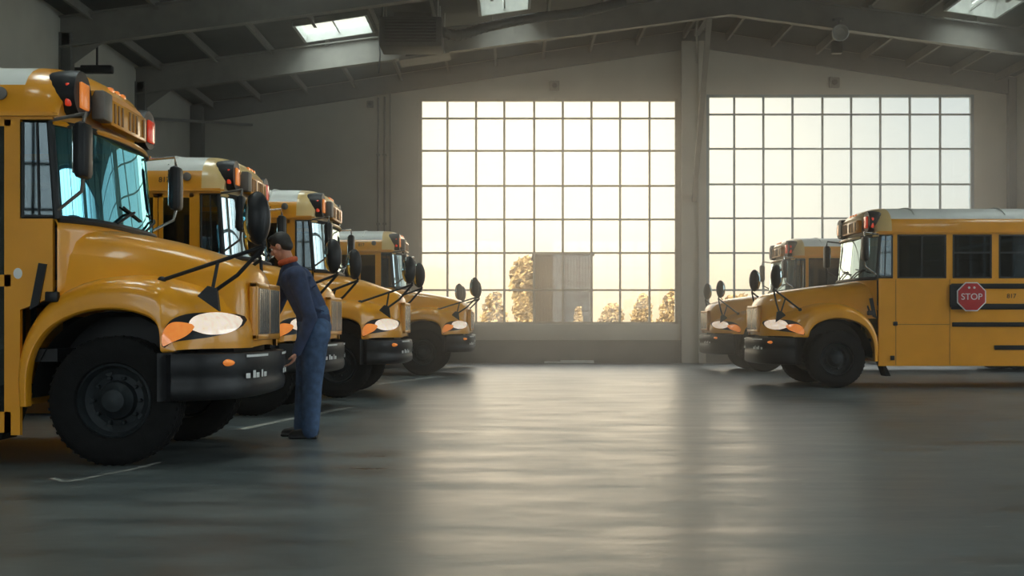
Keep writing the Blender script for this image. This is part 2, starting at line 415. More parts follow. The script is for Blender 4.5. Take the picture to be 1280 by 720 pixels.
    h.grid(rows); hood = h.build('hood', YEL, root, ang=50)
    # hood latch straps
    for sg in (-1, 1):
        lt = MB(); lt.tube([(-.42 if P > -.8 else -.55, sg*1.03, 1.52), (-.43 if P > -.8 else -.56, sg*1.10, 1.40), (-.44 if P > -.8 else -.57, sg*1.20, 1.30)], .016, 6)
        lt.box((-.50 if P > -.8 else -.63, sg*1.17, 1.26), (-.40 if P > -.8 else -.52, sg*1.235, 1.34), bev=.012)
        lt.build('hood_latch', BLACK, root)
        vt = MB(); x0 = -.60 if P > -.8 else -.66; vt.prism([(x0-.02, 1.20), (x0+.05, 1.24), (x0+.11, 1.55), (x0+.05, 1.56)], sg*1.195, sg*1.222)
        vt.build('air_vent', BLACK, root)
    # grille
    g = MB(); gx = N+.035
    g.box((gx-.05, -.46, 1.00), (gx+.0, .46, 1.40))
    go = g.build('grille', BLACK, root)
    g = MB()
    for a, c in (((-.50, .96), (.50, 1.01)), ((-.50, 1.39), (.50, 1.44)), ((-.50, .96), (-.45, 1.44)), ((.45, .96), (.50, 1.44)), ((-.03, .96), (.03, 1.44))):
        g.box((gx-.06, a[0], a[1]), (gx+.012, c[0], c[1]), bev=.012)
    g.build('grille_surround', YEL, go)
    g = MB()
    for k in range(16):
        y = -.42+k*.056
        g.box((gx-.02, y-.010, 1.01), (gx+.018, y+.010, 1.39))
    g.build('grille_bars', CHROME, go)
    # ---- fenders
    q = N-.62
    O = [(-.72, .46), (-.735, .74), (-.67, 1.02), (-.50, 1.27), (-.22, 1.42), (.12, 1.455), (.42, 1.40), (.62+.25*q, 1.28), (N-.14, 1.16), (N-.03, 1.08), (N+.005, 1.0), (N+.01, .90)]
    L = [(-.64, .46), (-.635, .72), (-.57, .93), (-.43, 1.09), (-.19, 1.19), (.08, 1.205), (.33, 1.13), (.52, .99), (.60, .885), (.62+.35*q, .88), (.62+.7*q, .88), (N-.02, .88)]
    VY = [(.50, 0, .10), (.70, 0, .065), (.90, 0, .03), (1.04, 0, .005), (1.13, .07, 0), (1.19, .2, 0), (1.225, .42, 0), (1.232, .72, 0), (1.225, 1, 0), (1.12, 1, -.005)]
    def S(u, v, sg, off=0.):
        o_ = crom(O, u); l_ = crom(L, u); y, f, dz = crom(VY, v)
        x_ = lerp(o_[0], l_[0], f); z_ = lerp(o_[1], l_[1], f) + dz*sstep(.9, 1.2, o_[1])
        x_ -= .42*(max(0, y-.48)/.75)**2.2*sstep(.28*N, N, x_)
        p_ = Vector((x_, sg*y, z_))
        if off:
            e = .004
            du = S(min(u+e, .9999), v, sg)-S(max(u-e, 0), v, sg); dv = S(u, min(v+e, .9999), sg)-S(u, max(v-e, 0), sg)
            nn = du.cross(dv).normalized()*(1 if sg > 0 else -1)
            if nn.z*1.0+abs(nn.y)*0 < 0 and nn.x < 0: nn = -nn
            if nn.x < -.2: nn = -nn
            p_ = p_+nn*off
        return p_
    for sg in (-1, 1):
        f = MB(); nu, nv = 52, 30
        f.grid([[S(i/nu, j/nv, sg) for j in range(nv+1)] for i in range(nu+1)])
        f.build('fender', YEL, root, ang=40)
        # headlight: almond patch lying on the fender skin
        def patch(u0, u1, va, vb, off, mi, mb, pinch=True):
            rows = []
            for i in range(15):
                t = i/14; v = lerp(va, vb, t)
                k = (1-abs(2*t-1)**2.4*.86) if pinch else 1.
                uc = (u0+u1)/2+.012*(t-.5); hu = (u1-u0)/2*k
                rows.append([S(uc+hu*(-1+2*j/10), v, sg, off) for j in range(11)])
            mb.grid(rows, mi)
        bz = MB(); patch(.715, .925, .05, .84, .006, 0, bz); hb = bz.build('headlight', BLACK, root, ang=70)
        cl = MB(); patch(.735, .905, .10, .46, .014, 0, cl); tag(cl.build('clear_lens', CLEAR, hb, ang=70), 'clear white front of the headlight')
        am = MB(); patch(.735, .905, .42, .80, .0145, 0, am); tag(am.build('turn_lens', AMBER, hb, ang=70), 'orange outer corner of the headlight')
        lw = MB(); arc = [(.62*math.cos(t)-.02, .52+.67*math.sin(t)) for t in [PI*k/16 for k in range(17)]]
        lw.grid([[(x_, sg*y, z_) for x_, z_ in arc] for y in (.50, 1.12)]); lw.add([(x_, sg*.56, z_) for x_, z_ in arc], [tuple(range(17))])
        lw.build('wheel_liner', RUBBER, root)
    # ---- bumper
    bp = MB(); path = [(N-.56, 1.20), (N-.46, 1.205), (N-.36, 1.19), (N-.25, 1.13), (N-.15, 1.03), (N-.06, .88), (N+.0, .66), (N+.03, .36), (N+.04, 0)]
    path = path + [(x_, -y) for x_, y in reversed(path[:-1])]
    prof = [(0, BZ), (.045, BZ+.02), (.06, BZ+.06), (.06, .62), (.05, .64), (.05, .70), (.06, .72), (.06, .82), (.045, .86), (-.06, .87), (-.06, BZ)]
    rows = []
    for i, (x_, y) in enumerate(path):
        a = Vector((path[min(i+1, len(path)-1)][0]-path[max(i-1, 0)][0], path[min(i+1, len(path)-1)][1]-path[max(i-1, 0)][1])).normalized()
        nrm = Vector((-a.y, a.x))
        if nrm.x < 0 or (abs(nrm.x) < .2 and nrm.y*y < 0): nrm = -nrm
        rows.append([(x_+nrm.x*o, y+nrm.y*o, z_) for o, z_ in prof])
    bp.grid(rows, closed=True); bp.add(rows[0], [tuple(range(len(prof)))]); bp.add(rows[-1], [tuple(range(len(prof)))])
    bo = bp.build('bumper', BLACK, root, ang=50)
    def bstrip(ya, yb, z0, z1):
        R = []
        for k in range(9):
            y = lerp(ya, yb, k/8); ay = abs(y)
            xx = None
            pp = [p for p in path if p[1] >= -1e-6][::-1]
            for (xa, y_a), (xb, y_b) in zip(pp[:-1], pp[1:]):
                if y_a <= ay <= y_b+1e-6: xx = lerp(xa, xb, (ay-y_a)/max(1e-6, y_b-y_a)); break
            R.append((xx if xx is not None else N, y))
        mk.grid([[(x_+.066, y*1.03, z_) for x_, y in R] for z_ in (z0, z1)])
    for sg in (-1, 1):
        mk = MB(); bstrip(sg*.30, sg*.80, .828, .848); mk.build('reflective_stripe', SIGNWHT, bo)
        mk = MB()
        for k, w in enumerate((.07, .04, .08, .05, .07)): bstrip(sg*(.36+.095*k), sg*(.36+.095*k+w), .66, .72 if k % 2 else .70)
        mk.build('lettering', SIGNWHT, bo)
    for sg in (-1, 1):
        t = MB(); t.ell((N-.10, sg*1.0, .79), (.06, .10, .03), 14, 8, Matrix.Rotation(-sg*.75, 3, 'Z')); t.build('fog_lamp', AMBER, bo)
    # ---- wheels
    tm, rm = tire_mesh()
    for xw in (0, xr):
        for sg in (-1, 1):
            w = link('wheel', tm, root, (xw, sg*1.03, .5)); w.rotation_euler = (0, 0, 0 if sg < 0 else PI)
            link('rim', rm, w)
    for sg in (-1, 1):
        w = link('wheel', tm, root, (xr, sg*.70, .5))
        mf = MB(); mf.prism([(-.74, .62), (-.70, .62), (-.86, .20), (-.94, .20)], sg*.86, sg*1.17); mf.build('mud_flap', RUBBER, root)
    # ---- crossview mirrors on the fenders
    for sg in (-1, 1):
        tipx = min(1.17, N+.20)
        if sg > 0 and far_tip is not None: tipx = far_tip
        A = Vector((.33, sg*1.0, 1.435)); B = Vector((min(.72, N-.2), sg*1.02, 1.27)); T = Vector((tipx, sg*1.0, 1.70))
        if N > 1.15: A = Vector((.60, sg*1.0, 1.36)); B = Vector((.95, sg*.98, 1.22)); T = Vector((1.06, sg*.98, 1.72))
        Mx = A.lerp(T, .55)
        am = MB(); am.tube([A, Mx, T], .016, 8); am.tube([B+Vector((0, 0, .03)), Mx+Vector((0, 0, 0.0))], .014, 8); am.tube([B+Vector((0, 0, .06)), B.lerp(T, .5)+Vector((0, 0, -.01)), T], .016, 8)
        am.prism([(B.x-.10, B.z+.04), (B.x-.02, B.z+.12), (B.x+.05, B.z+.10), (B.x+.07, B.z-.08)], B.y-.03, B.y+.03)
        am.ell(A, (.035, .03, .03), 10, 8)
        am.tube([T, T+Vector((-.02, 0, .06))], .016, 8)
        mo = am.build('crossview_mirror', BLACK, root)
        eg = MB(); rows = []
        cx, cz = T.x-.05, T.z+.22
        for k in range(11):
            t = k/10; rr = math.sin(PI*min(1, .04+.94*t))**.6; 
            rows.append([(cx+.05-.09*t+.0, T.y+.135*rr*math.cos(a), cz+.21*rr*math.sin(a)) for a in [2*PI*q_/20 for q_ in range(20)]])
        eg.ell((cx, T.y, cz), (.10, .135, .21), 20, 14); eg.build('mirror_head', BLACK, mo)
        gl = MB(); gl.ell((cx-.035, T.y, cz), (.08, .118, .19), 20, 14); gl.build('mirror_glass', MIRROR, mo)
    # ---- flat rear-view mirrors
    for sg in (-1, 1):
        mm = MB(); xm = P+.52; ym = sg*1.30
        mm.box((xm-.05, ym-.11, 2.19), (xm+.05, ym+.11, 2.62), bev=.045); mo = mm.build('side_mirror', BLACK, root)
        for arm in ([(P+.22, sg*1.16, 2.66), (xm, sg*1.24, 2.70), (xm, ym, 2.62)], [(P+.26, sg*1.17, 1.95), (xm-.02, sg*1.28, 2.10), (xm, ym, 2.20)]):
            a = MB(); a.tube(arm, .014, 8); a.build('mirror_arm', CHROME if sg > 0 else GREYPL, mo)
        gl = MB(); gl.box((xm-.058, ym-.085, 2.23), (xm-.048, ym+.085, 2.58), bev=.004); gl.build('mirror_glass', MIRROR, mo)
    # ---- rub rails
    for z0, z1, xs_, ys_ in ((1.72, 1.81, P-1.0, (1, -1)), (1.36, 1.46, P-1.0, (1, -1)), (1.06, 1.14, P-1.02, (1, -1)), (.66, .74, P-1.75, (1, -1))):
        for sg in ys_:
            rl = MB(); a, e = REAR+.02, xs_
            if z0 < 1.12:   # broken round the rear wheel
                gap = .66
                segs = [(a, xr-gap), (xr+gap, e)]
            else: segs = [(a, e)]
            for sa, sb in segs: 
                if sb > sa+.1: rl.box((sa, sg*(W-.005), z0), (sb, sg*(W+.022), z1), bev=.012)
            rl.build('rub_rail', BLACK, root)
    # panel seam lines on the driver side
    sm = MB()
    for x_ in (P-.045, P-.98): sm.box((x_-.005, W-.002, ZB+.02), (x_+.005, W+.003, 1.88))
    sm.box((P-.98, W-.002, 1.095), (P-.05, W+.003, 1.105)); sm.box((P-.98, -W-.003, ZB+.02), (P-.97, -W+.002, 1.88))
    sm.build('panel_seam', LETTER, root)
    la = MB(); la.box((P-.07, W-.01, 1.08), (P-.0, W+.03, 1.15), bev=.01); la.box((P-.02, W-.01, .48), (P+.05, W+.025, .56), bev=.01); la.build('side_latch', BLACK, root)
    # ---- stop arm on the left side
    sx, sz = P-1.33, 1.58
    st = MB(); st.box((sx-.02, W, 1.40), (sx+.36, W+.05, 1.79), bev=.02); st.box((sx-.1, W+.04, 1.53), (sx+.1, W+.06, 1.63)); so = st.build('stop_arm', BLACK, root)
    def octo(rad, y0, y1):
        m_ = MB(); m_.prism([(sx+rad*math.cos(PI/8+PI/4*k), sz+rad*math.sin(PI/8+PI/4*k)) for k in range(8)], y0, y1); return m_
    octo(.27, W+.06, W+.075).build('stop_sign_rim', SIGNWHT, so); tag(octo(.25, W+.068, W+.082).build('stop_sign', SIGNRED, so), 'red octagonal stop sign')
    tmh = text_mesh('STOP', .155, .003); tmh.materials.clear(); tmh.materials.append(SIGNWHT)
    to = link('lettering', tmh, so, (sx, W+.084, sz-.005)); to.rotation_euler = (PI/2, 0, PI)
    bl = MB()
    for dx in (-.045, .045): bl.lathe([(.022, 0), (.02, .012), (.001, .016)], 'Y', 10, (sx+dx, W+.08, sz+.155))
    bl.build('flasher', SIGNWHT, so)
    # fleet number: three small black characters on the side
    tn = text_mesh('817', .11, .002); tn.materials.clear(); tn.materials.append(BLACK)
    o_ = link('fleet_number', tn, root, (P-2.05, W+.003, 1.59)); o_.rotation_euler = (PI/2, 0, PI)
    # sticker and small roof letters on the right side
    sk = MB(); sk.lathe([(.042, 0), (.042, -.004), (.001, -.005)], 'Y', 20, (P-.015, -W, 1.48)); k_o = sk.build('sticker', SIGNWHT, root); k_o.scale = (.8, 1, 1); k_o.location = ((P-.015)*.2, 0, 0)
    tn = text_mesh('817', .09, .002); tn.materials.clear(); tn.materials.append(BLACK)
    o_ = link('fleet_number', tn, root, (P-.42, -W-.004, 2.82)); o_.rotation_euler = (PI/2-.12, 0, 0)
    # ---- inside
    ds = MB(); ds.box((P+.02, -1.1, 1.45), (P+.30, 1.1, 1.86), bev=.05); ds.build('dashboard', INTER, root)
    sw = MB(); rot = Matrix.Rotation(-.5, 3, 'Y')
    ringp = [Vector((P-.12, .55, 1.90)) + rot @ Vector((.21*math.cos(t), .21*math.sin(t), 0)) for t in [2*PI*k/24 for k in range(25)]]
    sw.tube(ringp, .016, 8); 
    for k in (0, 8, 16): sw.tube([(P-.12, .55, 1.88), ringp[k]], .012, 6)
    sw.tube([(P-.12, .55, 1.88), (P+.08, .55, 1.7)], .025, 8); sw.build('steering_wheel', BLACK, root)
    def seat_mb(x0, y0, y1, zf, zt):
        s_ = MB(); s_.box((x0-.42, y0, zf+.30), (x0, y1, zf+.45), bev=.05); s_.box((x0-.50, y0, zf+.35), (x0-.38, y1, zt), bev=.05)
        s_.box((x0-.36, y0+.1, .9), (x0-.32, y0+.14, zf+.32)); s_.box((x0-.36, y1-.14, .9), (x0-.32, y1-.10, zf+.32)); return s_
    seat_mb(P-.28, .30, .80, .95, 2.12).build('driver_seat', SEATM, root)
    x = P-1.25
    while x-.6 > REAR:
        for sg in (-1, 1):
            seat_mb(x, min(sg*.30, sg*1.12), max(sg*.30, sg*1.12), .95, 2.02).build('passenger_seat', SEATM, root)
        x -= .80
    return root

# camera at the origin, looking along +y, eye height 1.08 m
buses = [
    ((-3.07, 10.70, 0), 0, 'nearest yellow school bus on the left, at whose nose a mechanic bends over', dict(N=.93, P=-.70, far_tip=.70, ws_mat=WSB)),
    ((-3.13, 16.00, 0), 0, 'second yellow school bus of the left row, its nose hidden behind the mechanic', dict(N=.82, cap_mat=YEL_LIT, P=-.60, REAR=-5.9)),
    ((-2.62, 19.70, 0), 0, 'third yellow school bus of the left row, nose just right of the mechanic', dict(N=.92, cap_mat=YEL_LIT, P=-.62)),
    ((-1.93, 27.95, 0), 0, 'fourth yellow school bus of the left row, near the left edge of the warm window', dict(N=.98, cap_mat=YEL_LIT, P=-.90)),
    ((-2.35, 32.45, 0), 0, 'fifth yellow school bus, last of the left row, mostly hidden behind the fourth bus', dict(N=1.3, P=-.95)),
    ((5.64, 22.70, 0), PI, 'nearer yellow school bus on the right, red stop sign on its side', dict(N=1.2, cap_mat=YEL_LIT, P=-.97, REAR=-8.3, BZ=.40, ZB=.38)),
    ((5.93, 30.25, 0), PI, 'farther yellow school bus on the right, half hidden behind the bus with the stop sign', dict(N=1.2, cap_mat=YEL_LIT, P=-.95, REAR=-8.0, BZ=.40, ZB=.38)),
]
for loc, rz, lab, kw in buses: make_bus(loc, rz, lab, **kw)

# ------------------------------------------------------------------ the hall
XL, XR, XM, YB, YF = -9.25, 14.6, 5.35, 36.0, -6.0
SL = .1507; ZE = 7.5; ZR = 9.7
def zroof(x): return ZE+(x-XL)*SL if x < XM else ZR-(x-XM)*SL
WALLM = mat('painted_wall', (.52, .495, .42), .8, var=.07, scale=1.1, bump=.1)
WALLD = mat('dark_lower_wall', (.17, .16, .135), .7, var=.12, scale=2)
STEEL = mat('painted_steel', (.22, .205, .175), .6, var=.12, scale=3)
STEELD = mat('dark_column_steel', (.15, .145, .13), .65, var=.12, scale=3)
ROOFM = mat('roof_sheet', (.062, .066, .06), .7, var=.18, scale=1.6)
DARKST = mat('dark_grey_steel', (.045, .046, .045), .6, var=.2, scale=4)  # evenly dark steel for heater, blades and duct
FRAMEM = mat('window_frame_bloom', (.50, .45, .36), .5, var=.1)  # frame colour lightened, the window's bloom put into it
FRAMEC = mat('window_frame_blue_grey', (.20, .29, .34), .5, var=.1)
FLOORM = floor_mat()

def struct(o): o['kind'] = 'structure'; return o
f = MB(); f.box((XL-.2, YF-.2, -.3), (XR+.2, YB+.3, 0)); FLOOR = struct(f.build('floor', FLOORM))
PAINT = mat('worn_white_paint', (.46, .46, .42), .6, col2=(.2, .21, .2), scale=9)
def floor_line(pts, w):
    m = MB()
    for (xa, ya), (xb, yb) in zip(pts[:-1], pts[1:]):
        d = Vector((xb-xa, yb-ya)).normalized()*1.0; n = Vector((-d.y, d.x))*w/2
        m.add([(xa+n.x, ya+n.y, .003), (xb+n.x, yb+n.y, .003), (xb-n.x, yb-n.y, .003), (xa-n.x, ya-n.y, .003)], [(0, 1, 2, 3)])
    o = m.build('parking_line', PAINT, FLOOR); o['label'] = 'worn white painted line'
def gp(px, py):      # ground point seen at a pixel of the photograph
    y = 1550*1.08/(py-407); return ((px-640)/1550*y, y)
floor_line([gp(64, 598), gp(82, 603), gp(166, 587), gp(200, 578)], .05)
floor_line([gp(300, 537), gp(368, 523), gp(440, 509)], .10)
floor_line([gp(470, 481), gp(552, 470)], .12)

def rect_wall(name, axis, pos, th, a0, a1, ztop, holes, m=WALLM):
    """wall with rectangular holes; axis 'X' runs along x at y=pos, 'Y' runs along y at x=pos; ztop: function"""
    mb = MB(); cuts = sorted({a0, a1, *[h[0] for h in holes], *[h[1] for h in holes], *([XM] if axis == 'X' else [])})
    for c0, c1 in zip(cuts[:-1], cuts[1:]):
        hs = sorted([h for h in holes if h[0] <= c0+1e-6 and h[1] >= c1-1e-6], key=lambda h: h[2])
        z = 0; spans = []
        for h in hs: spans.append((z, h[2], False)); z = h[3]
        spans.append((z, None, True))
        for z0, z1, top in spans:
            za = ztop(c0) if top else z1; zb = ztop(c1) if top else z1
            if axis == 'X': mb.prism([(c0, z0), (c1, z0), (c1, zb), (c0, za)], pos, pos+th)
            else: mb.prismx([(c0, z0), (c1, z0), (c1, zb), (c0, za)], pos, pos+th)
    return struct(mb.build(name, m, weld=False))
def px2x(p): return (p-640)/1550*36.0
def py2z(p): return 1.08+(407-p)/1550*36.0
W1 = (px2x(523.5), px2x(848), py2z(404.5), py2z(123)); W2 = (px2x(883), px2x(1218), py2z(404.5), py2z(118))
rect_wall('wall_back', 'X', YB, .3, XL, XR, zroof, [W1, W2])
rect_wall('wall_left', 'Y', XL-.2, .2, YF, YB+.3, lambda y: ZE, [])
RWIN = [(1.0, 9.0, 1.2, 7.2), (11.0, 21.0, 1.2, 7.2), (23.0, 34.0, 1.2, 7.2)]  # unseen; last one added and all made taller for windshield reflections
rect_wall('wall_right', 'Y', XR, .2, YF, YB+.3, lambda y: zroof(XR), RWIN)
FWIN = [(-7.5, -.5, 1.1, 6.5), (2.5, 9.5, 1.1, 6.5)]  # unseen openings behind the camera, added to supply fill light
rect_wall('wall_front', 'X', YF-.3, .3, XL, XR, zroof, FWIN)
# low dark wall and sill band under the windows
b = MB(); b.box((XL+.25, YB-.10, 0), (5.0, YB-.002, .66)); b.box((5.6, YB-.10, 0), (XR, YB-.002, .66)); struct(b.build('baseboard_back', WALLD))
b = MB(); b.box((W1[0]-.15, YB-.16, .66), (W1[1]+.05, YB-.002, 1.13), bev=.02); b.box((W2[0]-.05, YB-.16, .66), (W2[1]+.12, YB-.002, 1.13), bev=.02); struct(b.build('trim_1', WALLM))

# windows
def hall_window(name, x0, x1, z0, z1, cols, rows, m, y=YB):
    mb = MB(); w = .042; d = .05
    for i, c in enumerate(cols):
        ww = w if 0 < i < len(cols)-1 else w*1.7
        mb.box((c-ww/2-.01, y+.08, z0), (c+ww/2+.01, y+.08+d, z1))
    for i, z in enumerate(rows):
        ww = w if 0 < i < len(rows)-1 else w*1.6
        mb.box((x0, y+.075, z-ww/2-.006), (x1, y+.075+d, z+ww/2+.006))
    for a, c in (((x0, z0), (x0+.09, z1)), ((x1-.09, z0), (x1, z1)), ((x0, z0), (x1, z0+.05)), ((x0, z1-.07), (x1, z1))):
        mb.box((a[0], y+.03, a[1]), (c[0], y+.18, c[1]))
    o = struct(mb.build(name, m))
    g = MB(); g.box((x0+.02, y+.10, z0+.02), (x1-.02, y+.106, z1-.02)); g.build('pane', PANE, o)
    return o
cl = [px2x(500+v/1.895) for v in (47, 112, 180, 247, 318, 386, 454, 522, 592, 660)]
rl_ = [py2z(v) for v in (124, 147.5, 188, 232, 274, 316, 362.5, 404)]
hall_window('window_1', *W1, cl, rl_, FRAMEM)
cr = [px2x(v) for v in (884, 918.5, 955, 991.5, 1029, 1065, 1101.5, 1138.5, 1176.5, 1217)]
rr_ = [py2z(v) for v in (118, 142.5, 185.5, 230, 272.5, 316, 362.5, 404)]
hall_window('window_2', *W2, cr, rr_, FRAMEC)
def side_window(name, x, y0, y1, z0, z1, ny, nz, m, inward):
    mb = MB(); xx = x
    for i in range(ny+1):
        c = lerp(y0, y1, i/ny); w = .05 if 0 < i < ny else .09; mb.box((xx-.03, c-w, z0), (xx+.03, c+w, z1))
    for i in range(nz+1):
        c = lerp(z0, z1, i/nz); w = .045 if 0 < i < nz else .08; mb.box((xx-.03, y0, c-w), (xx+.03, y1, c+w))
    o = struct(mb.build(name, m))
    g = MB(); g.box((xx-.004, y0, z0), (xx+.004, y1, z1)); g.build('pane', PANE, o)
for i, (a, b_, c, d) in enumerate(RWIN): side_window('window_%d' % (3+i), XR+.1, a, b_, c, d, 7, 5, FRAMEC, -1)
for i, (a, b_, c, d) in enumerate(FWIN):
    hall_window('window_%d' % (6+i), a, b_, c, d, [lerp(a, b_, k/8) for k in range(9)], [lerp(c, d, k/6) for k in range(7)], FRAMEC, y=YF-.25)

# roof with skylight openings
SKY_X = [(-5.05, -3.38), (-.78, .42), (10.6, 11.85)]; SKY_Y = [(4.2, 6.2), (10.2, 12.2), (16.2, 18.2), (22.4, 24.4), (28.7, 30.35)]  # only the farthest row is in view; nearer rows added for top light
mb = MB(); xs = sorted({XL-.2, XM, XR+.2, *[v for s_ in SKY_X for v in s_]}); ysr = sorted({YF-.3, YB+.3, *[v for s_ in SKY_Y for v in s_]})
for x0, x1 in zip(xs[:-1], xs[1:]):
    for y0, y1 in zip(ysr[:-1], ysr[1:]):
        if (x0, x1) in SKY_X and (y0, y1) in SKY_Y: continue
        mb.prism([(x0, zroof(x0)), (x1, zroof(x1)), (x1, zroof(x1)+.12), (x0, zroof(x0)+.12)], y0, y1)
struct(mb.build('ceiling', ROOFM, weld=False))
SKF = mat('skylight_frame_paint', (.42, .42, .38), .5, var=.1)
SKG = glass_mat('skylight_sheet', (.80, .86, .80), .04, .2)
for i, (x0, x1) in enumerate(SKY_X):
    for j, (y0, y1) in enumerate(SKY_Y):
        m = MB()
        def pt(x, y, dz=0): return (x, y, zroof(x)+dz)
        for (pa, pb) in ((pt(x0, y0), pt(x1, y0)), (pt(x0, y1), pt(x1, y1)), (pt(x0, y0), pt(x0, y1)), (pt(x1, y0), pt(x1, y1))):
            m.bar(pa, pb, .07, .26)
        m.bar(pt((x0+x1)/2, y0), pt((x0+x1)/2, y1), .035, .05)
        o = struct(m.build('skylight', SKF))
        g = MB(); g.grid([[pt(x0, y, .08), pt(x1, y, .08)] for y in (y0, y1)]); g.build('pane', SKG, o)

# rafters (tapered I-beams) and purlins
def zraf(x): return 6.77+(x-XL)*.134 if x < XM else 6.77+(XM-XL)*.134-(x-XM)*.134
for y in (30.5, 25.4, 20.3, 15.2, 10.1, 5.0, -.1):
    m = MB(); dep = .56
    for xa, xb in ((XL, XM), (XM, XR)):
        za, zb = zraf(xa), zraf(xb)
        ha = dep if xa != XL else .62; hb = dep if xb != XR else .62
        m.prism([(xa, za), (xb, zb), (xb, zb+hb), (xa, za+ha)], y-.012, y+.012)
        m.bar((xa, y, za), (xb, y, zb), .22, .03); m.bar((xa, y, za+ha), (xb, y, zb+hb), .22, .03)
    # haunches at the eaves
    m.prism([(XL+.25, zraf(XL)-.35), (XL+.9, zraf(XL+.9)), (XL+.25, zraf(XL))], y-.012, y+.012)
    m.prism([(XR-.25, zraf(XR)-.35), (XR-.9, zraf(XR-.9)), (XR-.25, zraf(XR))], y-.012, y+.012)
    struct(m.build('roof_rafter', STEEL))
    if y > 6:
        for xx, sg in ((XL, 1), (XR, -1)):
            m = MB(); m.box((xx, y-.11, 0), (xx+sg*.03, y+.11, zraf(xx)+.3)); m.box((xx+sg*.22, y-.11, 0), (xx+sg*.25, y+.11, zraf(xx)+.3)); m.box((xx, y-.012, 0), (xx+sg*.25, y+.012, zraf(xx)+.3))
            struct(m.build('steel_column', STEELD))
xp = [XL+.6+1.36*k for k in range(11)] + [XR-.6-1.3*k for k in range(7)]
for x in xp:
    z = zroof(x)-.02
    m = MB(); y0, y1 = YF, YB-.0
    skip = [s_ for s_ in SKY_X if s_[0]-.1 < x < s_[1]+.1]
    segs = [(y0, y1)]
    if skip:
        segs = []; a = y0
        for (s0, s1) in SKY_Y: segs.append((a, s0-.05)); a = s1+.05
        segs.append((a, y1))
    for a, b_ in segs:
        m.bar((x, a, z-.11), (x, b_, z-.11), .012, .22); m.bar((x+.03, a, z-.22), (x+.03, b_, z-.22), .07, .012)
    struct(m.build('roof_purlin', STEEL))
    m = MB(); zz = zraf(x)+.56
    if z-.22 > zz:
        for y in (30.5, 25.4): m.box((x-.05, y-.05, zz-.02), (x+.05, y+.05, z-.2))
        struct(m.build('purlin_cleat', STEEL))
m = MB(); 
for xa, xb in ((XL, XM), (XM, XR)): m.bar((xa, YB-.06, zroof(xa)-.30), (xb, YB-.06, zroof(xb)-.30), .12, .5)
struct(m.build('trim_2', STEELD))
# ridge beam and dark corner column, pilaster between the windows
m = MB(); m.bar((XM, YF, ZR-.14), (XM, YB, ZR-.14), .16, .2); struct(m.build('ridge_beam', STEEL))
m = MB(); m.box((XL+.0, YB-.40, 0), (XL+.34, YB-.002, zroof(XL)-.1), bev=.02); struct(m.build('corner_column', STEELD))
m = MB(); m.box((px2x(851), YB-.22, 0), (px2x(864), YB-.002, 9.3)); m.box((px2x(864), YB-.14, 0), (px2x(872), YB-.002, 9.3)); m.box((px2x(872), YB-.22, 0), (px2x(881), YB-.002, 9.3)); struct(m.build('wall_column', WALLM))
m = MB(); m.box((px2x(1258), YB-.2, 0), (px2x(1268)-.02, YB-.002, 8.2)); struct(m.build('steel_column', STEELD))
# leaning brace from the rafter apex down to the pilaster
m = MB(); m.bar((4.86, 30.5, 8.72), (px2x(866), YB-.24, 4.7), .13, .13); struct(m.build('roof_brace', STEEL))
m = MB(); m.bar((4.55, 30.5, 8.65), (px2x(870), YB-.1, 8.7), .05, .05)
m.bar((XL+.2, 30.6, 6.2), (XL+1.7, YB-.05, 6.9), .07, .07); struct(m.build('roof_brace', STEELD))
m = MB(); m.bar((px2x(488), YB-.05, .66), (px2x(488), YB-.05, 8.0), .06, .1, up=(0, 1, 0)); struct(m.build('trim_3', STEEL))

# ------------------------------------------------------------------ small things of the hall
def conduit(px, label):
    m = MB(); x = px2x(px); m.tube([(x, YB-.05, .7), (x, YB-.05, zroof(x)-.62)], .03, 8)
    for z in (2, 4, 6): m.box((x-.06, YB-.09, z), (x+.06, YB, z+.06))
    tag(m.build('wall_conduit', STEELD), label, 'pipe', 'conduits on the back wall')
conduit(473, 'thin vertical pipe on the back wall, left one of the pair left of warm window')
conduit(481, 'thin vertical pipe on the back wall, right one of the pair left of warm window')
def wall_box(px, py, s_, label):
    m = MB(); x, z = px2x(px), py2z(py); m.box((x-s_, YB-.14, z-s_), (x+s_, YB, z+s_), bev=.03)
    o = tag(m.build('wall_sensor_box', STEELD), label, 'wall box', 'small boxes high on the back wall')
    m = MB(); m.lathe([(s_*.55, 0), (s_*.5, -.05), (.001, -.06)], 'Y', 16, (x, YB-.14, z)); m.build('sensor_lens', GASKET, o)
wall_box(693, 108, .14, 'small grey box on wall above the middle of the warm window')
wall_box(1042, 104, .15, 'small grey box on wall above the bluish window')
wall_box(463, 131, .10, 'small grey box on wall left of the warm window beside pipes')
# plank at the foot of the window wall
m = MB(); m.box((px2x(680), YB-.55, 0), (px2x(741), YB-.2, .05), bev=.01); m.box((px2x(700), YB-.5, .05), (px2x(741), YB-.25, .085), bev=.01)
tag(m.build('white_board', SIGNWHT), 'small white board lying on the floor at the foot of the warm window', 'board')
